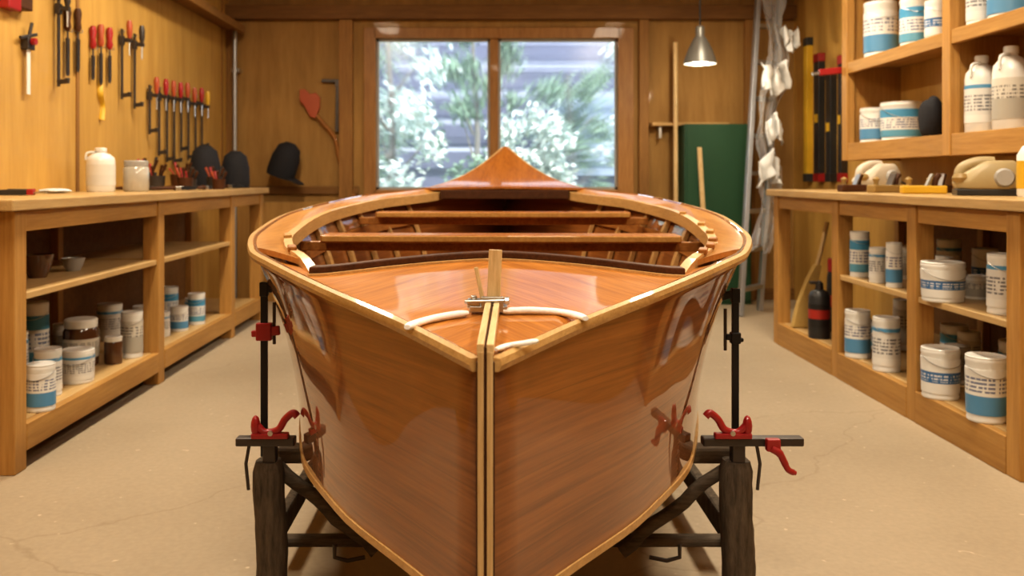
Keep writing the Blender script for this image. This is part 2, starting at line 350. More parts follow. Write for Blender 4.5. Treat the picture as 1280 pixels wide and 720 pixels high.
# ------------------------------------------------------------ outdoors
mk('ground', g_box(-12, 12, YB+.15, 22, -.25, -.12), plain('grass', (.16, .22, .10), .9, scale=3, var=.4), kind=S_)
nb = root('neighbour_building', (1.2, 13, -.12), 'violet-grey clapboard building behind the trees', 'building')
mk('siding', [g_box(-7, 7, 13-.02*(i % 2), 13.4, -.12+i*.24, .12+i*.24) for i in range(17)], plain('siding', (.12, .125, .19), .7, scale=1.2, var=.3), nb)
mk('building_window', [g_box(1.0, 2.2, 12.9, 13, 1.0, 2.2)], plain('dim_glass', (.30, .36, .45), .1), nb)
mk('reflection_bars', [g_box(-1.5, 5, 12.7, 12.75, z, z+.05) for z in (1.35, 1.75, 2.15, 2.55, 2.95)], plain('pale_reflection', (.5, .52, .62), .6), nb)  # added pale bars imitating horizontal reflections in the window panes
def tree(x, y, h, r, seed, mat, n=2600, ls=.055):
    rnd = random.Random(seed)
    t = root('leafy_tree', (x, y, -.12), 'leafy pale green garden tree outside the window', 'tree', 'garden trees outside the window')
    mk('trunk', [g_tube([(x, y, -.12), (x+.05, y, h*.5), (x-.03, y, h)], [.05, .035, .012], 8)] +
       [g_tube([(x, y, h*(.3+.1*i)), (x+r*.6*math.cos(i*2), y+r*.6*math.sin(i*2), h*(.45+.1*i))], [.02, .008], 6) for i in range(5)], plain('bark', (.2, .18, .15), .9), t)
    V, Fc = [], []
    cl = [(x+rnd.uniform(-r, r), y+rnd.uniform(-r, r)*.5, rnd.uniform(.2*h, h)) for _ in range(26)]
    for i in range(n):
        c = cl[i % len(cl)]; p = Vector((rnd.gauss(c[0], r*.16), rnd.gauss(c[1], r*.15), rnd.gauss(c[2], r*.16)))
        a = Vector((rnd.gauss(0, 1), rnd.gauss(0, 1), rnd.gauss(0, 1))).normalized()*ls*rnd.uniform(.5, 1)
        b = a.cross(Vector((rnd.gauss(0, 1), rnd.gauss(0, 1), rnd.gauss(0, 1)))).normalized()*ls*.45
        o = len(V); V += [tuple(p-a), tuple(p+b), tuple(p+a), tuple(p-b)]; Fc.append((o, o+1, o+2, o+3))
    mk('foliage', (V, Fc, 0), mat, t)
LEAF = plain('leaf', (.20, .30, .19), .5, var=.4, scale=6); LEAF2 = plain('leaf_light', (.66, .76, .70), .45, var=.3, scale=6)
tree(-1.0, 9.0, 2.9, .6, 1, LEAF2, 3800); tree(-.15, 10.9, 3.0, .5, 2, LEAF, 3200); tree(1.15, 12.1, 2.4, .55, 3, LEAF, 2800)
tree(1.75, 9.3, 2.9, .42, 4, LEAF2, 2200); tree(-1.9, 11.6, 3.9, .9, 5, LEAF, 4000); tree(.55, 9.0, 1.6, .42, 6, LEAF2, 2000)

# ------------------------------------------------------------ BOAT
def pchip(xs, ys):
    xs = np.array(xs, float); ys = np.array(ys, float); h = np.diff(xs); d = np.diff(ys)/h
    m = np.zeros(len(xs)); m[0] = d[0]; m[-1] = d[-1]
    for i in range(1, len(xs)-1):
        m[i] = 0 if d[i-1]*d[i] <= 0 else 3*(h[i-1]+h[i])/((2*h[i]+h[i-1])/d[i-1]+(h[i]+2*h[i-1])/d[i])
    def f(x):
        x = min(max(x, xs[0]), xs[-1]); i = min(max(int(np.searchsorted(xs, x))-1, 0), len(h)-1); t = (x-xs[i])/h[i]
        return float(ys[i]*(1+2*t)*(1-t)**2+h[i]*m[i]*t*(1-t)**2+ys[i+1]*t*t*(3-2*t)+h[i]*m[i+1]*t*t*(t-1))
    return f
Y0 = 1.2; LEN = 4.05
bs = pchip([0, .18, .4, .7, .9, 1.3, 1.8, 2.7, 3.4, 3.7, 3.87, LEN], [.011, .134, .30, .485, .585, .69, .73, .65, .41, .21, .11, .011])
zs = pchip([0, .2, .4, .7, .9, 1.3, 1.8, 2.7, 3.4, 3.55, 3.7, 3.87, LEN], [.721, .744, .765, .785, .793, .815, .845, .885, .914, .942, .990, 1.060, 1.15])
bc = pchip([0, .15, .4, .8, 1.3, 1.8, 2.7, 3.4, 3.8, LEN], [.010, .112, .280, .442, .55, .59, .50, .28, .09, .010])
zc = pchip([0, .4, .85, 1.3, 3.0, 3.6, LEN], [.36, .362, .332, .332, .335, .42, .62])
bi = pchip([.81, .95, 1.0, 1.12, 1.4, 2.0, 2.7, 3.4], [.412, .475, .505, .555, .62, .655, .575, .33])
def side(s, t, off=0):
    p = 1.3+.7*min(1, s/.9)
    return bc(s)+(bs(s)-bc(s))*max(0, t)**p-off, zc(s)+(zs(s)-zc(s))*t
boat = root('rowing_boat', (0, Y0, .332), 'varnished mahogany rowing boat with pale ash rails on a cradle', 'boat')
ST = [LEN*i/80 for i in range(81)]
T = [i/14 for i in range(15)]
rings = []
for s in ST:
    r = []
    for t in reversed(T): x, z = side(s, t); r.append((-x, Y0+s, z))
    for q in (-.5, 0, .5): r.append((q*bc(s), Y0+s, zc(s)-.002))
    for t in T: x, z = side(s, t); r.append((x, Y0+s, z))
    rings.append(r)
mk('hull', g_loft(rings, closed=False), VARN, boat, smooth=35, solid=.012)
for sg in (-1, 1):
    R = []
    for s in ST:
        x, z = bs(s), zs(s); R.append([(sg*(x-.003), Y0+s, z+.004), (sg*(x+.009), Y0+s, z+.002), (sg*(x+.011), Y0+s, z-.007), (sg*(x+.007), Y0+s, z-.016), (sg*(x-.003), Y0+s, z-.016)])
    mk('gunwale_rail', g_loft(R), PALE, boat, smooth=30, label='pale ash outer gunwale rail')
    R = []
    for s in ST[:76]:
        x, z = bc(s), zc(s); R.append([(sg*(x-.006), Y0+s, z+.007), (sg*(x+.004), Y0+s, z+.007), (sg*(x+.004), Y0+s, z-.006), (sg*(x-.012), Y0+s, z-.006)])
    mk('chine_strip', g_loft(R), PALE, boat, smooth=30, label='pale strip along the chine')
    R = []
    for i in range(50):
        s = .955+(3.42-.955)*i/49; a, b = bi(min(s, 3.4)), bs(s)-.003; row = []
        for j in range(6):
            q = j/5; row.append((sg*(a+(b-a)*q), Y0+s, zs(s)-.032*(1-q)**1.3+.003))
        row += [(p[0], p[1], p[2]-.014) for p in reversed(row)]
        R.append(row)
    mk('side_deck', g_loft(R), HONEY, boat, smooth=40, label='honey-toned side deck')
    R = []
    for i in range(64):
        s = .82+(3.4-.82)*i/63; a = bi(s); z = zs(s)-.03-.030*max(0, 1-(s-.82)/.16)
        R.append([(sg*(a+.010), Y0+s, z+.015), (sg*(a-.014), Y0+s, z+.015), (sg*(a-.014), Y0+s, z-.026), (sg*(a+.010), Y0+s, z-.026)])
    mk('coaming', g_loft(R), PALE, boat, smooth=30, label='pale ash coaming strip around the cockpit')
    R = []
    for i in range(40):
        s = 1.0+2.3*i/39; t = .74; x, z = side(s, t, .014)
        R.append([(sg*x, Y0+s, z+.03), (sg*(x-.018), Y0+s, z+.03), (sg*(x-.022), Y0+s, z-.01), (sg*x, Y0+s, z-.01)])
    mk('seat_riser', g_loft(R), INNER, boat)
# small rough blocks clamped along the inside edge
rnd = random.Random(5)
for s, sg in ((1.02, 1), (1.12, 1), (1.24, 1), (1.42, 1), (1.62, 1), (2.0, 1), (1.05, -1), (1.3, -1)):
    a = bi(s)-.006; z = zs(s)-.014
    mk('edge_block', g_beam((sg*a, Y0+s-.018-.01*rnd.random(), z), (sg*(a+.012), Y0+s+.018, z+.004*rnd.random()), .022, .014), BENCH if rnd.random() < .6 else INNER, boat, bevel=.003)
def zd(s, q):
    c = .722+.045*s/.95; e = zs(s)+.002; cr_ = .038*min(1, s/.7)
    return c-cr_*abs(q)**1.6+(e-c+cr_)*abs(q)**9
def send(x):
    x = abs(x); return (x/.43)**1.4 if x < .43 else max(0, 1-(x-.43)/.05)
R = []
for i in range(48):
    f = i/47; row = []
    for j in range(41):
        q = math.sin(math.pi/2*(-1+2*j/40)); s = .006+(.955-.006)*f-.135*(f**5)*send(.585*q); b = bs(s)-.004
        row.append((b*q, Y0+s, zd(s, q)+.002))
    row += [(p[0], p[1], p[2]-.012) for p in reversed(row)]
    R.append(row)
mk('foredeck', g_loft(R), DECK, boat, smooth=40, label='glossy orange-brown foredeck with chevron grain')
def beamring(o0, o1, zt, zb, hw=.430):
    R = []
    for j in range(31):
        x = -hw+2*hw*j/30; s = .955-.135*(abs(x)/.43)**1.4; q = x/bs(s); z = zd(s, q)
        R.append([(x, Y0+s+o0, z+zt), (x, Y0+s+o1, z+zt), (x, Y0+s+o1, z+zb), (x, Y0+s+o0, z+zb)])
    return g_loft(R)
mk('deck_beam', beamring(-.012, .034, .022, -.06), DARKW, boat, bevel=.003, label='dark shallow-peaked beam edging the foredeck')
mk('deck_trim', beamring(-.022, -.012, .007, -.003), PALE, boat, bevel=.001)
R = []
for i in range(24):
    s = 3.36+(LEN-.01-3.36)*i/23; b = bs(s)-.004; row = [(b*q, Y0+s, zs(s)+.004+.008*(1-q*q)) for q in [(-1+2*j/10) for j in range(11)]]
    row += [(p[0], p[1], p[2]-.012) for p in reversed(row)]; R.append(row)
mk('aft_deck', g_loft(R), RIM, boat, smooth=40, label='raised pointed reddish aft deck')
mk('aft_beam', g_box(-.33, .33, Y0+3.335, Y0+3.36, .86, .905), DARKW, boat, bevel=.003)
mk('stem', [g_box(-.0105, -.0020, Y0-.016, Y0+.006, .34, .735, 0), g_box(-.0020, .0020, Y0-.013, Y0+.006, .34, .733, 1), g_box(.0020, .0105, Y0-.016, Y0+.006, .34, .735, 0),
            g_box(-.0125, -.0105, Y0-.010, Y0+.006, .35, .72, 1), g_box(.0105, .0125, Y0-.010, Y0+.006, .35, .72, 1)], [PALEZ, DARKW], boat, bevel=.001, label='laminated pale stem with a dark seam')
mk('stern_post', g_box(-.012, .012, Y0+LEN-.01, Y0+LEN+.015, .55, 1.15), INNER, boat, bevel=.002)
fy = Y0+.31
mk('king_plank', [g_beam((-.0066, Y0-.015, .738), (-.004, fy-.01, .752), .0098, .016), g_beam((.0066, Y0-.015, .7375), (.0105, fy-.01, .7515), .0098, .016), g_beam((0, Y0-.014, .735), (.003, fy-.01, .748), .006, .013, mi=1)], [PALEK, DARKW], boat, bevel=.0012, label='broad pale centre strip along the foredeck')
mk('wood_upright', [g_beam((-.010, fy, .74), (-.026, fy+.012, .815), .007, .008, (0, 1, 0)), g_beam((.004, fy, .74), (.008, fy+.008, .846), .023, .016, (0, 1, 0))], PALEZ, boat, bevel=.0015, label='split pale upright stake at the bow')
mk('bow_fitting', [g_box(-.036, .028, fy-.022, fy+.022, .742, .752), g_box(-.016, .022, fy-.022, fy-.012, .748, .768), g_box(-.040, -.018, fy-.018, fy+.012, .748, .762),
      g_tube([(-.044, fy-.023, .760), (.032, fy-.023, .762)], .0035, 8),
      g_lathe([(0, -.005), (.007, -.005), (.007, .004), (0, .004)], (.028, fy-.023, .762), 6, 'X'),
      g_lathe([(0, 0), (.006, 0), (.006, .006), (0, .006)], (-.029, fy-.005, .762), 6)], STEEL, boat, bevel=.0015, label='small steel clamp fitting')
for s, hw, z, w in ((1.55, .565, .765, .13), (2.38, .52, .805, .12)):
    mk('thwart', g_box(-hw, hw, Y0+s, Y0+s+w, z, z+.024), RIM, boat, bevel=.003)
    mk('thwart_edge', g_box(-hw+.005, hw-.005, Y0+s-.008, Y0+s+.001, z+.004, z+.022), BENCH, boat, bevel=.002)
    mk('thwart_bearer', g_box(-hw-.08, hw+.08, Y0+s+.06, Y0+s+.09, z-.03, z), INNER, boat, bevel=.003)
for i in range(8):
    s = 1.10+i*.29; R = []; pts = []
    for t in (.93, .8, .66, .5, .35, .2, .06): x, z = side(s, t, .013); pts.append((x, z))
    zb = zc(s)+.012; path = [(-x, z) for x, z in pts]+[(-bc(s)*.85, zb+.012), (-bc(s)*.4, zb), (bc(s)*.4, zb), (bc(s)*.85, zb+.012)]+[(x, z) for x, z in reversed(pts)]
    n = len(path)
    for j, (x, z) in enumerate(path):
        a = Vector(path[max(0, j-1)]); b = Vector(path[min(n-1, j+1)]); d = (b-a).normalized(); nx, nz = -d.y, d.x
        R.append([(x, Y0+s-.022, z), (x, Y0+s+.022, z), (x+nx*.018, Y0+s+.022, z+nz*.018), (x+nx*.018, Y0+s-.022, z+nz*.018)])
    mk('rib', g_loft(R), PALE, boat, bevel=.002)
for i in range(5):
    x = -.3+i*.15; s0, s1 = (1.0, 3.1) if abs(x) < .2 else (1.15, 2.7)
    mk('floorboard', g_box(x-.065, x+.065, Y0+s0, Y0+s1, .372, .386), INNER, boat, bevel=.002)
boat.rotation_euler = (0, 0, -math.atan(.029))

LIFT = .0055
def dpt(px, py):
    d = 1.4; z = .73
    for _ in range(14):
        s = max(.01, d-Y0); x = (px-CX)*d/F-.029*s; z = zd(s, min(1, abs(x)/bs(s)))+.003+LIFT; d = .5*d+.5*F*(H-z)/(py-CY)
    return ((px-CX)*d/F, d, z)
rp = [dpt(*q) for q in ((509, 409), (524, 403), (552, 396), (585, 391))]
rp2 = [dpt(*q) for q in ((628, 389), (665, 388), (705, 391), (732, 398))]
rp3 = [dpt(*q) for q in ((672, 426), (655, 429), (636, 432), (620, 437))]
loop = root('white_rope', rp[0], 'thick white rope lengths curved across the deck', 'rope')
for P_, w_ in ((rp, .0085), (rp2, .0085), (rp3, .0055)):
    S = smooth_path(P_); mk('rope_strand', g_tube(S, [w_*(.6+.4*min(1, 3*math.sin(math.pi*i/(len(S)-1)))) for i in range(len(S))], 12, flat=.72), TAPE, loop, smooth=60)

# ------------------------------------------------------------ cradle
cr = root('boat_cradle', (.05, 2.1, 0), 'weathered dark timber cradle carrying the boat', 'boat stand')
for i, (x0, x1) in enumerate(((-.536, -.468), (.550, .622))):
    mk('post', g_post(x0, x1, 2.02, 2.085, 0, .312, i), GREYW, cr, smooth=50)
    mk('post', g_post(x0, x1, 3.80, 3.88, 0, .328, i+5), GREYW, cr, smooth=50)
    mk('side_rail', g_box(x0+.02, x1-.02, 2.16, 3.8, .09, .15), GREYW, cr, bevel=.008)
mk('bunk', g_box(-.50, .60, 2.10, 2.15, .285, .325), GREYX, cr, bevel=.008)
mk('bunk', g_box(-.50, .60, 3.74, 3.80, .27, .325), GREYX, cr, bevel=.008)
mk('cross_beam', g_box(-.52, .60, 2.10, 2.14, .085, .108), GREYX, cr, bevel=.008)
mk('cross_beam', g_box(-.52, .60, 3.74, 3.79, .075, .125), GREYX, cr, bevel=.005)
mk('arm', [g_box(-.575, -.440, 2.02, 2.05, .352, .371), g_box(-.515, -.485, 2.03, 2.06, .30, .354)], DSTEEL, cr, bevel=.003)
mk('arm', [g_box(.500, .732, 2.02, 2.05, .352, .371), g_box(.57, .60, 2.03, 2.06, .30, .354)], DSTEEL, cr, bevel=.003)
for x0, x1, sd in ((-.49, -.26, 3), (.57, .32, 8)):
    p0, p1 = Vector((x0, 2.085, .285)), Vector((x1, 2.085, .085)); R = []; rnd = random.Random(sd)
    ax = (p1-p0).normalized(); sx_ = Vector((0, 1, 0)); ux = ax.cross(sx_)
    for i in range(11):
        p = p0.lerp(p1, i/10)+ux*.004*math.sin(i*1.3+sd); R.append([p+(sx_*math.copysign(abs(math.cos(a))**.7, math.cos(a))*.014+ux*math.copysign(abs(math.sin(a))**.7, math.sin(a))*.015)*(1+.14*(rnd.random()-.5)) for a in [2*math.pi*j/12+.1 for j in range(12)]])
    mk('brace', g_loft(R), GREYX, cr, smooth=50)
for sx in (-1, 1):
    mk('steel_rod', g_tube([(sx*.40+.05, 2.04, .12), (sx*.40+.05, 2.04, .09), (sx*.37+.05, 2.04, .082), (sx*.33+.05, 2.04, .09)], .005, 8), DSTEEL, cr, smooth=40)
    mk('steel_rod', g_tube([(sx*.585+.04, 2.03, .355), (sx*.593+.04, 2.03, .31), (sx*.587+.04, 2.03, .25)], .004, 8), DSTEEL, cr, smooth=40)
def deck_clamp(x, sg, y, ztop, zbot, jm, lab, k=1.0):
    c = root('f_clamp', (x, y, zbot), lab, 'clamp', 'clamps holding the boat')
    mk('bar', g_box(x-.008, x+.008, y-.005, y+.005, zbot, ztop), BLACKM, c, bevel=.001)
    mk('fixed_jaw', [g_beam((x, y, ztop-.008), (x-sg*.05, y, ztop-.02), .016, .018, (0, 0, 1)), g_box(x-.010, x+.010, y-.009, y+.009, ztop-.03, ztop+.004)], BLACKM, c, bevel=.002)
    zz = ztop-.115
    mk('sliding_jaw', [g_box(x-.015*k, x+.015*k, y-.010, y+.010, zz-.017*k, zz+.017*k), g_beam((x+.0, y, zz), (x-sg*.030*k, y, zz+.003), .014, .018*k), g_beam((x, y, zz-.004), (x+sg*.024*k, y, zz-.005), .014, .012*k)], jm, c, bevel=.003)
    mk('screw', g_tube([(x-sg*.024, y, zz-.03), (x-sg*.024, y, zz+.07)], .004, 8), DSTEEL, c)
    return c
deck_clamp(-.532, -1, 2.115, .715, .30, RED, 'black steel clamp with red jaw gripping the gunwale', 1.25)
deck_clamp(.600, 1, 2.115, .70, .30, BLACKM, 'black steel bar clamp gripping the gunwale', .8)
def handle_clamp(x, sg, y, z):
    c = root('bench_clamp', (x, y, z), 'red curved clamp handle on the cradle arm', 'clamp', 'red clamps on the cradle')
    mk('base', [g_box(x-.055, x+.03, y-.010, y+.010, z, z+.013) if sg > 0 else g_box(x-.03, x+.055, y-.010, y+.010, z, z+.013), g_blob((x-sg*.046, y, z+.028), (.011, .011, .025), 12, 8)], RED, c, bevel=.003)
    P = [(x-.046*sg, y, z+.034), (x-.024*sg, y, z+.014), (x+.006*sg, y, z+.020), (x+.022*sg, y, z+.044), (x+.040*sg, y, z+.058), (x+.050*sg, y, z+.050)]
    mk('handle', g_tube(smooth_path(P), .0085, 10), RED, c, smooth=50)
    mk('pivot', g_lathe([(0, -.012), (.006, -.012), (.006, .012), (0, .012)], (x-.01*sg, y, z+.014), 10, 'Y'), STEEL, c)
    return c
handle_clamp(-.482, 1, 2.020, .3715); handle_clamp(.555, -1, 2.020, .3715)
c = root('toggle_clamp', (.665, 2.0, .28), 'red hooked clamp handle hanging from the cradle arm', 'clamp')
mk('pad', g_box(.640, .672, 2.0, 2.019, .346, .374), RED, c, bevel=.003)
mk('handle', g_tube(smooth_path([(.652, 2.005, .353), (.668, 2.0, .343), (.678, 2.0, .325), (.688, 2.0, .306), (.705, 2.0, .298)]), [.009]*10+[.008]*10+[.007]*10+[.005]*3, 10), RED, c, smooth=50)

# ------------------------------------------------------------ benches
def bench(xf0, xb, posts, z_bot, z_mid, sg, lab, mids, rail0):
    y0, y1 = posts[0], posts[-1]
    b = root('workbench_base', ((xf0+xb)/2, (y0+y1)/2, 0), lab, 'workbench', 'pine workbenches')
    pw = .075
    xi = xf0-sg*pw
    for p in posts:
        mk('leg', g_box(min(xf0, xi), max(xf0, xi), p, p+pw, 0, .86), BENCHZ, b, bevel=.004)
        mk('back_leg', g_box(min(xb, xb+sg*.05), max(xb, xb+sg*.05), p, p+.05, 0, .86), BENCHZ, b, bevel=.004)
        xa, xc = sorted((xi, xb+sg*.05))
        mk('side_rail', g_box(xa, xc, p+.01, p+.04, .78, .855), BENCHZ, b)
        mk('side_rail', g_box(xa, xc, p+.01, p+.04, z_bot-.07, z_bot-.01), BENCHZ, b)
    for p, q, has in zip(posts[:-1], posts[1:], mids):
        f0, f1 = sorted((xf0-sg*.008, xf0-sg*.033)); xa, xc = sorted((xf0-sg*.01, xb+sg*.01))
        mk('apron', g_box(f0, f1, p+pw, q, .79, .86), BENCH, b, bevel=.003)
        if has: mk('middle_shelf', g_box(xa, xc, p+pw-.0, q, z_mid-.024, z_mid), TOPW, b, bevel=.003)
    xa, xc = sorted((xf0-sg*.034, xb+sg*.01))
    mk('bottom_shelf', [g_box(xa, xc, p+pw, q, z_bot-.022, z_bot) for p, q in zip(posts[:-1], posts[1:])], TOPW, b, bevel=.003)
    f0, f1 = sorted((xf0+sg*.002, xf0-sg*.03))
    mk('bottom_rail', [g_box(f0, f1, p+pw, q, rail0, z_bot-.0) for p, q in zip(posts[:-1], posts[1:])], BENCH, b, bevel=.003)
    x0_, x1_ = sorted((xb+sg*.0, xb+sg*.012))
    mk('back_panel', g_box(x0_, x1_, y0+.05, y1, z_bot, .86), STUDX, b)
    return b
bench(-1.53, XL, [2.86, 4.12, 5.30, 5.98], .15, .585, 1, 'open pine workbench base with shelves against the plywood wall', [1, 1, 0], .06)
mk('worktop', [g_box(XL, -1.505, 2.80, 6.12, .862, .900)], TOPW, bevel=.005, label='pale wooden worktop along the tool wall', cat='worktop')
bench(1.70, XR, [2.80, 3.48, 4.25, 5.12], .125, .50, -1, 'open pine workbench base holding rows of paint cans', [1, 1, 0], .0)
mk('worktop', [g_box(1.675, XR, 2.72, 5.26, .862, .900)], TOPW, bevel=.005, label='pale wooden worktop under the paint shelves', cat='worktop')
su = root('wall_shelving', (2.28, 4.0, 1.07), 'pine wall shelving filled with paint containers', 'shelving')
SX = 2.12
for y in (2.75, 3.30, 4.02, 5.17):
    mk('upright', g_box(SX, SX+.05, y, y+.07, 1.07, 2.55), BENCHZ, su, bevel=.004)
    mk('side_panel', g_box(SX+.05, XR-.001, y+.02, y+.045, 1.07, 2.55), BENCHZ, su)
for z, t in ((1.165, .095), (1.64, .06), (2.15, .06)):
    mk('shelf_board', g_box(SX+.03, XR-.001, 2.76, 5.23, z-.022, z), BENCH, su, bevel=.002)
    mk('front_rail', [g_box(SX+.006, SX+.032, a, b, z-t, z+.006) for a, b in ((2.82, 3.30), (3.37, 4.02), (4.09, 5.17))], BENCH, su, bevel=.003)

# ------------------------------------------------------------ containers
def paint_can(r, h, lm, name='paint_can', lab='', cat='paint can', grp=None, bodym=WHITE, lidm=PLID, pos=(0, 0, 0), bail=True, taper=0):
    x, y, z = pos; c = root(name, pos, lab, cat, grp)
    rb = r*(1-taper)
    mk('body', g_lathe([(0, 0), (rb*.97, 0), (rb, .004), (rb, .010), (rb*.975, .014), (r*.975, h-.022), (r, h-.016), (r, h-.008), (r*.98, h-.004), (0, h-.004)], pos), bodym, c, smooth=35)
    mk('lid', g_lathe([(0, h-.004), (r*.97, h-.006), (r*1.0, h), (r*.96, h+.003), (r*.86, h-.001), (0, h-.001)], pos), lidm, c, smooth=35)
    mk('paper_label', g_lathe([(rb*.985, h*.12), (rb+.0012, h*.12), (r+.0004, h*.82), (r*.985, h*.82)], pos, 28), lm, c, smooth=50)
    if bail:
        P = [(x-r*1.02, y, z+h*.86)]+[(x-r*1.04*math.cos(a), y-r*1.05*math.sin(a), z+h*.86-r*.55*math.sin(a)) for a in [math.pi*i/12 for i in range(1, 12)]]+[(x+r*1.02, y, z+h*.86)]
        mk('bail_handle', g_tube(P, .0014, 6), STEEL, c)
    return c
def jug(r, h, lm, pos, lab, grp=None, body=WHITE, cap=WHITE):
    x, y, z = pos; c = root('plastic_jug', pos, lab, 'jug', grp)
    mk('body', g_lathe([(0, 0), (r*.92, 0), (r, .01), (r, h*.70), (r*.93, h*.78), (r*.6, h*.86), (r*.36, h*.89), (r*.36, h*.93), (0, h*.93)], pos), body, c, smooth=40)
    mk('cap', g_lathe([(0, h*.91), (r*.42, h*.91), (r*.42, h*.985), (r*.38, h), (0, h)], pos, 20), cap, c, smooth=35)
    mk('paper_label', g_lathe([(r*.99, h*.14), (r+.0015, h*.14), (r+.0015, h*.62), (r*.99, h*.62)], pos), lm, c, smooth=50)
    mk('grip', g_tube(smooth_path([(x-r*.3, y-r*.3, z+h*.9), (x-r*.85, y-r*.4, z+h*.87), (x-r*.92, y-r*.4, z+h*.72)]), r*.10, 8), body, c, smooth=50)
    return c
def jar(r, h, pos, lab, grp=None, body=BROWNG, cap=WHITE, lm=None):
    c = root('glass_jar', pos, lab, 'jar', grp)
    mk('body', g_lathe([(0, 0), (r*.9, 0), (r, .008), (r, h*.74), (r*.85, h*.84), (0, h*.84)], pos), body, c, smooth=40)
    mk('lid', g_lathe([(0, h*.82), (r*.92, h*.82), (r*.94, h*.97), (r*.88, h), (0, h)], pos), cap, c, smooth=35)
    if lm: mk('paper_label', g_lathe([(r*.99, h*.2), (r+.0012, h*.2), (r+.0012, h*.6), (r*.99, h*.6)], pos), lm, c, smooth=50)
    return c
def place(px0, px1, yt, yb, z):
    d = F*(H-z)/(yb-CY); return ((px0+px1)/2-CX)*d/F, d, (px1-px0)*d/F/2, (yb-yt)*d/F
LW = 'white paint can with a printed blue label'; UG = 'paint cans under the workbench'
def pc(px0, px1, yt, yb, z, lm, lab=LW, grp=UG, **k):
    x, y, r, h = place(px0, px1, yt, yb, z); return paint_can(r, h, lm, pos=(x, y, z+.0005), lab=lab, grp=grp, **k)
zM, zB = .50, .125
TL = 'white paint tin with a teal printed label'; GL = 'tall grey tin with faded paper label'; WG = 'white paint can with grey print'; SG = 'small grey tin with faded paper label'
pc(1063, 1086, 290, 346, zM, LB[2], TL)
pc(1087, 1108, 310, 353, zM, LB[1], 'small white paint tin with grey print')
pc(1108, 1127, 304, 359, zM, LB[0])
pc(1153, 1204, 328, 376, zM, LB[3], 'wide white tub with a navy label band', name='paint_tub', taper=.06, lidm=WHITE)
pc(1207, 1234, 345, 373, zM, LB[4], SG)
pc(1236, 1276, 318, 392, zM, LB[1], 'tall white paint tin with grey print')
pc(1057, 1087, 388, 446, zB, LB[0]); pc(1092, 1124, 397, 463, zB, LB[1], WG)
pc(1088, 1106, 402, 436, zB, LB[2], TL)
pc(1117, 1136, 375, 437, zB, LB[4], GL)
pc(1153, 1198, 435, 496, zB, LB[3], 'white paint tub with a navy label band', name='paint_tub', taper=.05, lidm=WHITE)
pc(1209, 1256, 445, 525, zB, LB[0], 'large white paint tub with a blue base band', name='paint_tub', taper=.06, lidm=WHITE)
pc(1198, 1224, 415, 468, zB, LB[4], GL)
for x, y, z, r, h, lm, lab in ((1.95, 4.10, zM, .045, .15, LB[4], SG), (2.08, 3.95, zM, .05, .19, LB[1], WG), (2.0, 3.30, zM, .055, .17, LB[2], TL),
      (1.93, 3.68, zM, .045, .14, LB[1], WG), (2.10, 3.70, zM, .05, .17, LB[3], 'white paint tin with a navy label band'),
      (2.05, 3.85, zB, .055, .20, LB[2], TL), (2.02, 3.35, zB, .06, .22, LB[1], WG), (1.98, 2.98, zM, .05, .13, LB[4], SG), (1.95, 3.64, zB, .05, .15, LB[4], SG),
      (-1.90, 4.45, .15, .06, .18, LB[1], WG), (-1.84, 4.72, .15, .05, .13, LB[4], SG), (-1.82, 5.05, .15, .055, .19, LB[2], TL), (-1.93, 4.02, .15, .045, .15, LB[4], SG), (-1.70, 5.10, .15, .04, .12, LB[1], WG),
      (-1.80, 3.28, .15, .055, .17, LB[4], SG), (-1.90, 3.55, .15, .05, .20, LB[1], WG)):
    paint_can(r, h, lm, pos=(x, y, z+.0005), lab=lab, grp=UG)
zL = .15
pc(34, 68, 455, 512, zL, LB[0]); pc(44, 76, 436, 494, zL, LB[1], WG)
pc(78, 117, 437, 477, zL, LB[1], 'squat white tub with grey print', name='paint_tub', taper=.05, lidm=WHITE)
pc(30, 60, 378, 463, zL, LB[2], 'tall white tin with a teal printed label')
x, y, r, h = place(86, 128, 398, 457, zL); jar(r, h, (x-.02, y, zL+.0005), 'brown glass jar with white lid', 'jars under the workbench', lm=LB[4])
x, y, r, h = place(128, 150, 420, 454, zL); jar(r, h, (x+.01, y, zL+.0005), 'small brown glass jar with pale lid', 'jars under the workbench')
pc(152, 178, 390, 446, zL, LB[4], GL)
pc(190, 212, 390, 420, zL, LB[1], 'small white paint tin with grey print')
pc(213, 235, 383, 413, zL, LB[0]); pc(235, 256, 367, 405, zL, LB[2], TL)
def bowl(pos, r, h, m, lab):
    mk('mixing_bowl', g_lathe([(0, 0), (r*.55, 0), (r*.8, h*.4), (r, h), (r*.95, h), (r*.75, h*.42), (r*.5, .008), (0, .008)], pos), m, smooth=50, label=lab, cat='bowl')
x, y, r, h = place(28, 66, 318, 347, .585); bowl((x, y, .5855), r, h, BROWNG, 'brown shallow mixing bowl on the shelf')
bowl((x+.02, y+.25, .5855), r*.8, h*.6, GREYP, 'grey small mixing bowl on the shelf')
def ud(px, w, dmax=9): return min(dmax, 2.16*F/(px-CX-w/2))
def up(px, w, yt, z, lm, lab, **k):
    d = ud(px, w); x = (px-CX)*d/F; h = H+(CY-yt)*d/F-z; return paint_can(w*d/F/2, h, lm, pos=(x, d, z+.0005), lab=lab, grp='paint containers on the wall shelving', **k)
up(1094, 36, 136, 1.165, LB[0], LW); up(1127, 50, 129, 1.165, LB[2], 'wide white tub with a teal label', name='paint_tub', lidm=WHITE, taper=.05)
up(1101, 40, 4, 1.64, LB[0], 'tall white tub with blue printed label', name='paint_tub', lidm=WHITE)
up(1143, 34, 0, 1.64, LB[2], 'tall white tub with a teal label', name='paint_tub', lidm=WHITE)
up(1171, 28, 2, 1.64, LB[3], 'tall white tub with a navy band', name='paint_tub', lidm=WHITE)
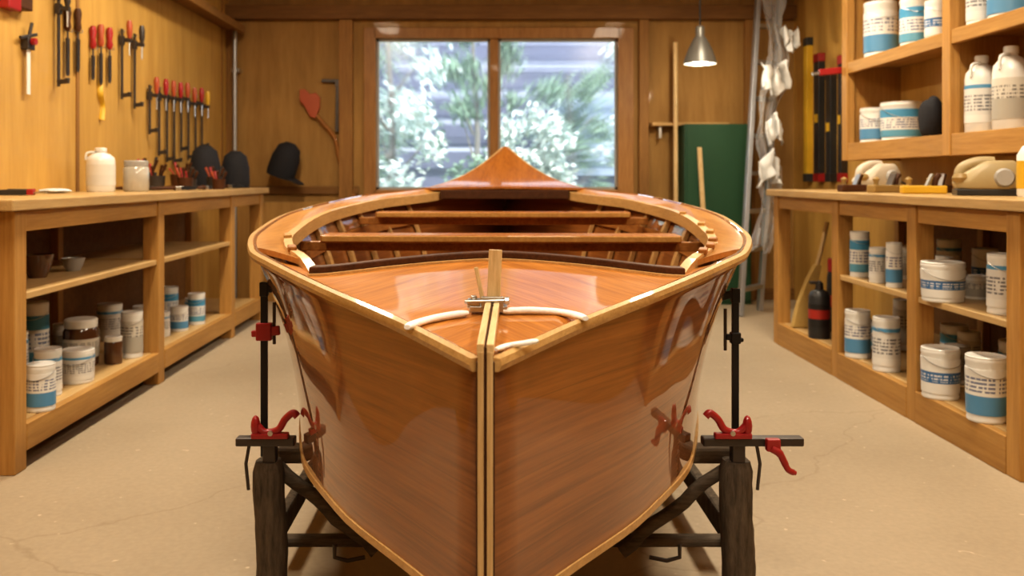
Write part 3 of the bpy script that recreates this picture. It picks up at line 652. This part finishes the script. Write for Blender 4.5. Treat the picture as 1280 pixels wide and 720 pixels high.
up(1222, 26, -40, 1.64, LB[1], 'tall white tin with grey print'); up(1262, 50, -40, 1.64, LB[0], 'large white tub with blue print', name='paint_tub', lidm=WHITE)
for px, w, yt, lm in ((1227, 38, 70, LB[1]), (1264, 42, 58, LB[4])):
    d = ud(px, w); x = (px-CX)*d/F; z = 1.165; jug(w*d/F/2, H+(CY-yt)*d/F-z, lm, (x, d, z+.0005), 'large white plastic jug with grey print', 'plastic jugs on the wall shelving')
x = 2.24; mk('black_pouch', [g_blob((x, 4.42, 1.1655+.10), (.055, .06, .10), p=2.8, noise=.05), g_blob((x, 4.40, 1.28), (.045, .05, .10), noise=.05)], BLACKC, smooth=60, label='soft black tool pouch standing on the shelf', cat='pouch')
c = root('hand_broom', (1.80, 4.96, .126), 'straw broom with pale wooden handle', 'broom')
mk('handle', g_tube([(1.865, 4.96, .46), (1.90, 4.96, .60), (1.925, 4.96, .72)], .012, 10), PALEZ, c, smooth=50)
mk('bristles', g_loft([[(x+a*w, 4.96+b*.025, z) for a, b in ((-1, -1), (1, -1), (1, 1), (-1, 1))] for x, z, w in ((1.775, .128, .05), (1.80, .26, .045), (1.84, .40, .03), (1.87, .48, .016))]), BRIST, c, bevel=.004)
x, y, r, h = place(1011, 1037, 350, 422, zB); cn = root('spray_canister', (x, y, zB), 'black canister with a red label band', 'canister')
mk('body', g_lathe([(0, 0), (r, 0), (r, h*.72), (r*.8, h*.8), (r*.35, h*.84), (0, h*.84)], (x, y, zB+.0005)), BLACKP, cn, smooth=40)
mk('paper_label', g_lathe([(r*.99, h*.2), (r+.001, h*.2), (r+.001, h*.6), (r*.99, h*.6)], (x, y, zB)), LB[5], cn, smooth=50)
mk('nozzle', [g_lathe([(0, h*.83), (r*.4, h*.83), (r*.35, h*.95), (0, h)], (x, y, zB), 16), g_box(x-.05, x+.01, y-.012, y+.012, zB+h*.93, zB+h*.98)], DSTEEL, cn, bevel=.002)
jar(.05, .40, (1.93, 4.84, zB+.0005), 'tall black bottle with red cap', None, body=BLACKP, cap=RED, lm=LB[5])
jar(.04, .17, (1.86, 4.50, zB+.0005), 'small red tin with black lid', None, body=RED, cap=BLACKP)

# ------------------------------------------------------------ power tools, planes
def sander(pos, s, body, lab, rz):
    x, y, z = pos; c = root('power_sander', pos, lab, 'power tool', 'power tools on the worktop')
    P = lambda a, b, d: (x+a*s, y+b*s, z+d*s)
    mk('sole', g_box(x-.10*s, x+.10*s, y-.045*s, y+.045*s, z, z+.022*s), BLACKP, c, bevel=.004)
    mk('body', [g_loft([[P(a*w+o, b*v, h) for a, b in ((-1, -.6), (-.6, -1), (.6, -1), (1, -.6), (1, .6), (.6, 1), (-.6, 1), (-1, .6))] for w, v, h, o in ((.095, .045, .020, 0), (.105, .052, .045, .0), (.085, .05, .08, .015), (.06, .04, .105, .03), (.045, .028, .118, .035))])], body, c, bevel=.008, smooth=50)
    mk('handle', g_tube(smooth_path([P(-.085, 0, .06), P(-.075, 0, .092), P(-.03, 0, .112), P(.02, 0, .112)]), .019*s, 12), body, c, smooth=60)
    mk('front_knob', g_lathe([(0, 0), (.022*s, 0), (.028*s, .015*s), (.02*s, .028*s), (0, .03*s)], P(-.085, -.02, .045), 16), OLIVE, c, smooth=50)
    mk('motor_cap', g_lathe([(0, -.060*s), (.026*s, -.060*s), (.032*s, -.050*s), (.032*s, .045*s), (0, .05*s)], P(.04, 0, .06), 18, 'Y'), GREYP, c, smooth=40)
    mk('cord', g_tube(smooth_path([P(.10, 0, .05), P(.14, -.01, .03), P(.15, -.04, .007), P(.10, -.09, .006)]), .004, 8), BLACKP, c, smooth=50)
    c.rotation_euler = (0, 0, rz); return c
sander((2.02, 4.55, .9005), 1.2, plain('offwhite_plastic', (.58, .52, .42), .45), 'off-white power sander with rounded handle', .25)
sander((1.955, 3.43, .9005), 1.15, CREAM, 'olive-beige power sander with rounded handle', -.3)
def plane(pos, L_, body, lab, rz):
    x, y, z = pos; c = root('hand_plane', pos, lab, 'hand plane', 'hand planes on the worktop')
    mk('body', g_box(x-L_/2, x+L_/2, y-.028, y+.028, z, z+.035), body, c, bevel=.006)
    mk('blade', g_beam((x+.01, y, z+.03), (x+.035, y, z+.085), .04, .006, (1, 0, 0)), STEEL, c)
    mk('front_knob', g_lathe([(0, 0), (.012, 0), (.010, .012), (.017, .03), (0, .042)], (x-L_*.33, y, z+.033), 14), OLIVE, c, smooth=50)
    mk('tote', g_tube(smooth_path([(x+L_*.25, y, z+.03), (x+L_*.28, y, z+.06), (x+L_*.36, y, z+.085)]), .012, 10), DARKW, c, smooth=50)
    c.rotation_euler = (0, 0, rz)
plane((1.88, 4.12, .9005), .19, OLIVE, 'olive-brown hand plane with steel blade', .3)
plane((1.90, 3.82, .9005), .18, YEL, 'yellow-bodied hand plane with steel blade', -.2)
plane((1.80, 4.32, .9005), .13, DARKW, 'dark wooden block plane with steel blade', .1)
plane((2.06, 4.02, .9005), .18, DARKW, 'dark wooden block plane with steel blade', .6)
plane((2.12, 3.72, .9005), .18, OLIVE, 'olive-brown hand plane with steel blade', .9)
c = root('glue_bottle', (1.96, 3.16, .9005), 'white glue bottle with yellow label and cap', 'bottle')
mk('body', g_lathe([(0, 0), (.042, 0), (.046, .01), (.046, .15), (.03, .18), (.016, .19), (0, .19)], (1.96, 3.16, .9005)), WHITE, c, smooth=40)
mk('paper_label', g_lathe([(.045, .03), (.047, .03), (.047, .13), (.045, .13)], (1.96, 3.16, .9005)), YEL, c, smooth=40)
mk('cap', g_lathe([(0, .185), (.018, .185), (.014, .21), (.006, .235), (0, .235)], (1.96, 3.16, .9005), 16), YEL, c, smooth=40)

# ------------------------------------------------------------ left bench-top items
jug(.066, .215, LB[6], (-1.88, 4.30, .9005), 'plain white plastic bottle with rounded shoulders', None)
jar(.062, .155, (-1.755, 4.42, .9005), 'clear glass jar with pale contents', None, body=plain('pale_glass', (.45, .42, .36), .1, 0, .5), cap=GREYP)
mk('folded_rag', [g_blob((-1.93, 3.95, .911), (.07, .06, .011), noise=.2, seg=20)], CLOTH, smooth=60, label='small folded white rag on the worktop', cat='rag')
def knife(pos, L_, rz, lab):
    x, y, z = pos; c = root('utility_knife', pos, lab, 'knife')
    mk('handle', g_loft([[(x+a, y+b*w, z+.012+q*.011) for b, q in ((-1, -1), (1, -1), (1, 1), (-1, 1))] for a, w in ((-L_/2, .010), (-L_*.3, .014), (0, .012), (L_*.2, .014))]), BLACKP, c, bevel=.003)
    mk('collar', g_box(x+L_*.2, x+L_*.3, y-.013, y+.013, z+.002, z+.024), RED, c, bevel=.002)
    mk('blade', g_box(x+L_*.3, x+L_/2, y-.008, y+.008, z+.008, z+.012), STEEL, c)
    c.rotation_euler = (0, 0, rz)
knife((-1.83, 3.42, .9005), .24, .1, 'black handled knife with red collar')
knife((-1.90, 3.62, .9005), .2, -.5, 'black handled marking knife with red collar')
def brush(pos, rz, L_, hm, lab):
    x, y, z = pos; c = root('paint_brush', pos, lab, 'paint brush', 'brushes heaped on the worktop')
    mk('handle', g_tube([(x, y, z+.014), (x+L_*.2, y, z+.014), (x+L_*.5, y, z+.014), (x+L_*.58, y, z+.014)], [.005, .010, .008, .014], 10), hm, c, smooth=50)
    mk('ferrule', g_box(x+L_*.57, x+L_*.70, y-.020, y+.020, z+.004, z+.024), STEEL, c, bevel=.003)
    mk('bristles', g_loft([[(x+a, y+b*w, z+.014+q*t) for b, q in ((-1, -1), (1, -1), (1, 1), (-1, 1))] for a, w, t in ((L_*.69, .019, .009), (L_*.85, .023, .010), (L_, .020, .004))]), BLACKC, c)
    c.rotation_euler = (0, 0, rz)
    return c
b0 = brush((-1.78, 4.72, .9005), .3, .22, DARKW, 'dark-handled paint brush with steel ferrule')
for i, (x, y, rz) in enumerate(((-1.98, 4.68, .1), (-1.74, 4.56, .4), (-1.90, 5.22, -.1), (-1.58, 4.82, 1.6), (-1.76, 5.62, -.1))):
    copy_thing(b0, (x, y, .9005), (0, 0, rz))
def cup(pos, r, h, m, n, lab):
    x, y, z = pos; c = root('tool_pot', pos, lab, 'pot', 'pots of tools on the worktop')
    mk('pot', g_lathe([(0, 0), (r*.85, 0), (r, h), (r*.93, h), (r*.8, .008), (0, .008)], pos, 20), m, c, smooth=40)
    rnd = random.Random(n)
    for i in range(n):
        a = i*2.4; px, py = x+r*.4*math.cos(a), y+r*.4*math.sin(a); tx, ty = x+r*1.1*math.cos(a), y+r*1.1*math.sin(a); hh = h*rnd.uniform(1.4, 1.9)
        mk('tool_handle', g_tube([(px, py, z+.012), (x+r*.7*math.cos(a), y+r*.7*math.sin(a), z+h*1.1), (tx, ty, z+hh)], [.004, .005, .009], 8), (DARKW, RED, DARKW, BLACKP, ORANGE)[i % 5], c, smooth=50)
cup((-1.84, 4.90, .9005), .055, .08, DSTEEL, 6, 'dark metal pot full of tool handles')
cup((-1.70, 4.98, .9005), .045, .07, DARKW, 5, 'brown pot full of brush handles')
cup((-1.88, 5.42, .9005), .06, .09, DARKW, 6, 'brown pot full of brush handles')
cup((-1.68, 5.46, .9005), .05, .075, BLACKP, 5, 'black pot full of brush handles')
cup((-1.95, 5.08, .9005), .05, .10, BLACKP, 5, 'tall black pot full of tool handles')
cup((-1.60, 5.28, .9005), .04, .06, DARKW, 5, 'brown pot full of brush handles')
cup((-1.72, 5.12, .9005), .04, .06, DSTEEL, 5, 'dark metal pot full of tool handles')
def cap_obj(pos, s, rot, lab, zk=1.0):
    x, y, z = pos; c = root('cloth_cap', pos, lab, 'cap', 'black caps')
    mk('crown', g_lathe([(.0, .17*s*zk), (.03*s, .168*s*zk), (.07*s, .145*s*zk), (.088*s, .09*s*zk), (.09*s, .03*s), (.085*s, 0), (.0, .0)], pos, 22), BLACKC, c, smooth=60)
    mk('visor', g_loft([[(x+.07*s+a*.085*s, y+b*.07*s*(1-.45*a*a), z+.012*s-.010*s*a+q*.004) for b, q in ((-1, -1), (1, -1), (1, 1), (-1, 1))] for a in (0, .35, .7, 1)]), BLACKC, c, smooth=50)
    c.rotation_euler = rot; return c
cap_obj((-1.83, 5.74, .9025), 1.1, (0, 0, -.9), 'black cloth cap resting upright on the worktop', 1.5)
cap_obj((-1.70, 5.98, .9025), 1.05, (0, 0, 2.6), 'black cloth cap resting upright on the worktop', 1.4)
cap_obj((-1.60, 6.84, .98), 1.25, (0, .35, -.2), 'black cap hanging on the plywood wall', 1.3)

# ------------------------------------------------------------ wall tools
def wl(px): return F*2.05/(CX-px)
def wz(px, y): return H+(CY-y)*wl(px)/F
def bar_clamp(y, zt, L_, hm, lab):
    x = XL+.02; c = root('bar_clamp', (XL, y, zt), lab, 'clamp', 'bar clamps hanging on the wall')
    mk('bar', g_box(x-.004, x+.004, y-.010, y+.010, zt-L_, zt+.0), DSTEEL, c, bevel=.001)
    mk('hook', g_tube([(XL-.002, y, zt-.02), (x+.012, y, zt-.02), (x+.014, y, zt-.005)], .003, 6), STEEL, c)
    mk('fixed_jaw', [g_beam((x-.006, y, zt-L_+.02), (x+.05, y, zt-L_+.026), .016, .022), g_lathe([(0, 0), (.012, 0), (.012, .01), (0, .01)], (x+.042, y, zt-L_+.03), 10)], DSTEEL, c, bevel=.002)
    mk('sliding_jaw', [g_beam((x-.012, y, zt-.06), (x+.055, y, zt-.066), .02, .022), g_box(x-.012, x+.012, y-.014, y+.014, zt-.09, zt-.04)], DSTEEL, c, bevel=.002)
    mk('screw', g_tube([(x+.042, y, zt-.15), (x+.042, y, zt-.05)], .005, 8), STEEL, c)
    mk('handle', g_lathe([(0, -.055), (.009, -.055), (.015, -.03), (.017, .02), (.012, .045), (0, .048)], (x+.042, y, zt+.0), 12), hm, c, smooth=40)
    return c
for i, (px, yt, yb, m) in enumerate(((68, -6, 108, DSTEEL), (148, 36, 124, ORANGE), (164, 42, 136, DSTEEL),
      (183, 106, 168, ORANGE), (195, 108, 195, RED), (205, 110, 203, ORANGE), (214, 112, 205, RED), (223, 112, 190, ORANGE), (232, 118, 200, ORANGE), (241, 118, 190, RED), (249, 122, 186, YEL))):
    nm = {DSTEEL: 'all dark steel', ORANGE: 'orange handled', RED: 'red handled', YEL: 'yellow handled'}[m]
    bar_clamp(wl(px), wz(px, yt), wz(px, yt)-wz(px, yb), m, nm+' bar clamp hanging on the plywood wall')
def chisel(px, yt, yb, m, lab):
    y = wl(px); zt = wz(px, yt); L_ = zt-wz(px, yb); x = XL+.018; c = root('wood_chisel', (XL, y, zt), lab, 'chisel', 'chisels hanging on the wall')
    mk('handle', g_lathe([(0, 0), (.013, -.004), (.018, -.03), (.013, -.07), (.017, -.10), (.009, -.12), (0, -.12)], (x, y, zt), 12), m, c, smooth=50)
    mk('blade', [g_tube([(x, y, zt-.12), (x, y, zt-.16)], .005, 8), g_loft([[(x+a*w, y+b*.013, z) for a, b in ((-1, -1), (1, -1), (1, 1), (-1, 1))] for z, w in ((zt-.155, .005), (zt-L_+.02, .004), (zt-L_, .0006))])], DSTEEL, c)
    mk('hook', g_tube([(XL-.002, y, zt-.115), (x+.02, y+.0, zt-.125), (x+.022, y, zt-.11)], .003, 6), STEEL, c)
for px, yt, yb, m, n in ((80, 8, 95, DARKW, 'dark'), (93, 10, 90, DARKW, 'dark'), (112, 32, 100, RED, 'red'), (122, 30, 106, ORANGE, 'orange'), (133, 34, 104, RED, 'red')):
    chisel(px, yt, yb, m, n+' handled chisel hanging on the plywood wall')
y = wl(30); z = wz(30, 28); x = XL+.02
c = root('marking_gauge', (XL, y, z), 'dark steel gauge with a long white blade', 'gauge')
mk('blade', g_box(x-.002, x+.002, y-.014, y+.014, wz(30, 118), wz(30, 60)), WHITE, c, bevel=.001)
mk('head', [g_box(XL, x+.014, y-.03, y+.03, wz(30, 62), wz(30, 48)), g_beam((x, y-.07, wz(30, 50)), (x, y+.07, wz(30, 40)), .012, .014), g_tube([(x, y, wz(30, 50)), (x+.01, y+.01, z)], .008, 8)], DSTEEL, c, bevel=.002)
mk('knob', g_lathe([(0, 0), (.016, .002), (.016, .02), (0, .022)], (x+.014, y, wz(30, 52)), 14, 'X'), RED, c, smooth=40)
y = wl(124); mk('yellow_strap', g_tube(smooth_path([(XL+.004, y, wz(124, 100)), (XL+.015, y-.02, wz(124, 118)), (XL+.008, y+.02, wz(124, 132)), (XL+.015, y+.0, wz(124, 150))]), .014, 8, flat=.25), YEL, smooth=50, label='yellow strap hanging on the plywood wall', cat='strap')
for px, m, n in ((5, RED, 'red headed'), (20, DARKW, 'dark headed')):
    y = wl(px); z = wz(px, 12)
    c = root('wall_mallet', (XL, y, z), n+' mallet hanging high on the plywood wall', 'mallet', 'mallets on the wall')
    mk('head', g_box(XL, XL+.05, y-.05, y+.05, z, z+.06), m, c, bevel=.006)
    mk('handle', g_tube([(XL+.028, y, z+.05), (XL+.028, y, z+.25)], .01, 10), PALEZ, c, smooth=50)

# ------------------------------------------------------------ back wall things
yw = YB-.03
c = root('hand_scythe', tuple(at(420, 150, yw)), 'red headed tool with long curved wooden handle', 'hand tool')
mk('handle', g_tube(smooth_path([at(386, 132, yw), at(402, 152, yw), at(418, 172, yw), at(424, 198, yw), at(432, 225, yw), at(446, 252, yw)]), .018, 10), INNER, c, smooth=50)
mk('head', [g_loft([[at(a, b, yw)+Vector((0, e, 0)) for b, e in ((b0_, -.02), (b1_, -.02), (b1_, .028), (b0_, .028))] for a, b0_, b1_ in ((375, 112, 126), (382, 112, 134), (388, 118, 146), (395, 116, 148), (400, 122, 134))])], ORANGE, c, bevel=.003)
c = root('pipe_wrench', tuple(at(424, 100, yw)), 'dark iron wrench hanging on the wall', 'wrench')
mk('shaft', g_beam(at(422, 105, yw), at(421, 165, yw), .028, .014, (0, 1, 0)), DSTEEL, c, bevel=.003)
p_ = at(422, 104, yw)
mk('jaw', [g_beam(at(402, 101, yw), at(428, 101, yw), .02, .025, (0, 0, 1)), g_box(p_.x-.02, p_.x+.02, yw-.012, yw+.028, p_.z-.03, p_.z+.03)], DSTEEL, c, bevel=.003)
mk('plywood_offcut', g_box(-1.95, -1.25, 6.90, 6.94, 0, .78), PLYB, bevel=.002, label='plywood offcut leaning by the back wall', cat='plywood sheet')
c = root('small_wall_shelf', (1.45, 6.9, 1.36), 'narrow wooden shelf strip on the back wall', 'shelf')
mk('shelf_board', g_box(1.30, 1.90, 6.86, 7.0, 1.375, 1.40), PALE, c, bevel=.002)
mk('bracket', g_box(1.36, 1.38, 6.90, 7.0, 1.28, 1.375), STEEL, c); mk('bracket', g_box(1.8, 1.82, 6.90, 7.0, 1.28, 1.375), STEEL, c)
mk('wooden_pole', g_tube([(1.475, 6.80, 0), (1.475, 6.84, 2.02)], .018, 10), PALEZ, smooth=50, label='tall pale wooden pole leaning by the wall', cat='pole')
c = root('green_cabinet', (1.80, 6.85, 0), 'dark green metal cabinet against the back wall', 'cabinet')
mk('body', g_box(1.52, 2.03, 6.72, 6.94, 0, 1.38), GREEN, c, bevel=.006)
d_ = mk('door', g_box(1.535, 2.015, 6.705, 6.72, .03, 1.36), GREEN, c, bevel=.003)
mk('handle', g_tube([(1.98, 6.695, .7), (1.98, 6.695, .82)], .006, 8), DSTEEL, d_)
mk('wooden_stick', g_beam((1.66, 6.55, 0), (1.625, 6.69, 1.20), .035, .015), PALEZ, bevel=.002, label='pale wooden stick leaning on the green cabinet', cat='stick')
c = root('aluminium_ladder', (2.0, 6.3, 0), 'aluminium ladder leaning against the wall, draped in plastic', 'ladder')
A0, A1 = Vector((1.78, 6.15, 0)), Vector((2.06, 6.60, 2.60)); B0, B1 = Vector((2.0, 6.42, 0)), Vector((2.24, 6.64, 2.60))
for p, q in ((A0, A1), (B0, B1)): mk('stile', g_beam(p, q, .032, .065, (0, 1, 0)), ALU, c, bevel=.003)
for i in range(9):
    t = .07+i*.105; mk('rung', g_beam(A0.lerp(A1, t), B0.lerp(B1, t), .05, .03), ALU, c, bevel=.003)
def film(seed, t0, t1, w0, off, dy, nx=20, nz=50):
    V = []; Fc = []
    for i in range(nz+1):
        t = t0+(t1-t0)*i/nz; mid = A0.lerp(A1, t).lerp(B0.lerp(B1, t), .5); w = w0*(.65+.9*abs(NZ.noise(Vector((seed, t*9, 3)))))
        for j in range(nx+1):
            u = j/nx-.5; n = NZ.fractal(Vector((u*5+seed, t*12, seed)), 1.0, 2.0, 4)
            V.append((mid.x+off+u*w+.03*n+.03*math.sin(t*17+seed), mid.y-dy-.05*abs(n)+.04*math.sin(u*16+t*14), mid.z+.03*n+.03*math.sin(u*7+seed)))
    for i in range(nz):
        for j in range(nx):
            o = i*(nx+1)+j; Fc.append((o, o+1, o+nx+2, o+nx+1))
    return V, Fc, 0
mk('plastic_sheet', film(2.3, .18, .95, .17, -.03, .26), SHEET, smooth=180, label='crumpled translucent plastic sheet draped over the ladder', cat='plastic sheet')
for sd, t0, t1, w, off in ((5.1, .60, .67, .20, -.05), (7.7, .47, .53, .15, -.02), (1.4, .36, .43, .17, -.08), (3.9, .72, .77, .15, .06)):
    mk('rag', film(sd, t0, t1, w, off, .40, 14, 12), CLOTH, smooth=180, solid=.006, label='crumpled white rag hung on the ladder', cat='rag', group='rags on the ladder')
def longtool(y, z0, z1, w, m, head, lab):
    x = XR-.016; c = root('long_level', (XR, y, z0), lab, 'level', 'long tools hanging beside the shelving')
    mk('body', g_box(x-.03, XR, y-w/2, y+w/2, z0, z1), m, c, bevel=.003)
    mk('end_cap', g_box(x-.034, XR, y-w/2-.004, y+w/2+.004, z1-.04, z1+.02), head, c, bevel=.003)
    mk('end_cap', g_box(x-.034, XR, y-w/2-.004, y+w/2+.004, z0-.01, z0+.05), head, c, bevel=.003)
    mk('vial', g_box(x-.034, x-.028, y-w*.3, y+w*.3, (z0+z1)/2-.03, (z0+z1)/2+.03), YEL, c)
longtool(6.62, .95, 2.0, .07, YEL, BLACKP, 'long yellow spirit level with black caps')
longtool(6.40, .95, 1.85, .10, BLACKP, RED, 'long black tool with red end caps')
longtool(6.18, .95, 1.70, .09, BLACKP, DSTEEL, 'long black tool with dark end caps')
longtool(5.98, .95, 1.78, .06, DSTEEL, RED, 'dark steel bar with red end caps')
c = root('wall_clamp', (2.08, 5.3, 1.56), 'red clamp head on the shelving end', 'clamp')
mk('jaw', [g_beam((2.0, 5.28, 1.60), (2.2, 5.28, 1.62), .03, .04), g_box(2.15, 2.20, 5.225, 5.30, 1.56, 1.66)], RED, c, bevel=.005)
mk('screw', g_tube([(1.96, 5.28, 1.59), (2.01, 5.28, 1.60)], .012, 10), STEEL, c)
lx, ly = 1.462, 6.0
c = root('pendant_lamp', (lx, ly, 1.74), 'small metal pendant lamp with a glowing bulb', 'lamp')
mk('cord', g_tube([(lx, ly, 1.96), (lx, ly, 2.70)], .006, 8), BLACKP, c)
mk('lamp_shade', g_lathe([(.018, .26), (.03, .25), (.03, .19), (.045, .17), (.085, .09), (.108, .02), (.110, 0), (.106, 0), (.082, .085), (.04, .165), (.0, .18)], (lx, ly, 1.745), 32), plain('lamp_metal', (.25, .25, .23), .4, .5), c, smooth=40)
mk('bulb', g_blob((lx, ly, 1.785), (.065, .065, .045)), plain('lit_bulb', (1, .95, .85), .4, emis=(1, .95, .85), es=12), c, smooth=60)
ld = bpy.data.lights.new('bulb_light', 'POINT'); ld.energy = 12; ld.color = (1, .88, .68); ld.shadow_soft_size = .05
lo = bpy.data.objects.new('bulb_light', ld); COL.objects.link(lo); lo.location = (lx, ly, 1.70)

# ------------------------------------------------------------ lights
def fixture(x, y, w, l, e):
    c = root('ceiling_light', (x, y, ZC-.06), 'long ceiling strip light with metal housing', 'ceiling light', 'ceiling strip lights')
    mk('housing', g_box(x-w/2-.02, x+w/2+.02, y-l/2-.02, y+l/2+.02, ZC-.06, ZC), WHITE, c, bevel=.004)
    L_ = bpy.data.lights.new('strip_light', 'AREA'); L_.shape = 'RECTANGLE'; L_.size = w; L_.size_y = l; L_.energy = e; L_.color = (1, .86, .66)
    o = bpy.data.objects.new('strip_light', L_); COL.objects.link(o); o.location = (x, y, ZC-.07)
for x, y, w, l, e in ((-1.1, 4.5, .25, 1.3, 44), (1.4, 4.5, .25, 1.3, 44), (-1.1, 2.4, .25, 1.3, 47), (1.4, 2.4, .25, 1.3, 47), (.2, .2, .4, 1.3, 44)):
    fixture(x, y, w, l, e)
sun = bpy.data.lights.new('sun', 'SUN'); sun.energy = 5.5; sun.angle = .05; sun.color = (1, .97, .93)
so = bpy.data.objects.new('sun', sun); COL.objects.link(so); so.rotation_euler = (math.radians(42), 0, math.radians(25))
w = bpy.data.worlds.new('sky'); bpy.context.scene.world = w; w.use_nodes = True
bg = w.node_tree.nodes['Background']; bg.inputs[0].default_value = (.70, .82, 1.0, 1); bg.inputs[1].default_value = 3.0

# ------------------------------------------------------------ camera
cam = bpy.data.cameras.new('camera'); co = bpy.data.objects.new('camera', cam); COL.objects.link(co)
co.location = (0, 0, H); co.rotation_euler = (math.pi/2, 0, 0)
cam.lens = F/1280*36; cam.sensor_width = 36; cam.shift_x = (640-CX)/1280; cam.shift_y = -(360-CY)/1280
cam.dof.use_dof = True; cam.dof.focus_distance = 1.75; cam.dof.aperture_fstop = 4.5
cam.clip_start = .05
bpy.context.scene.camera = co
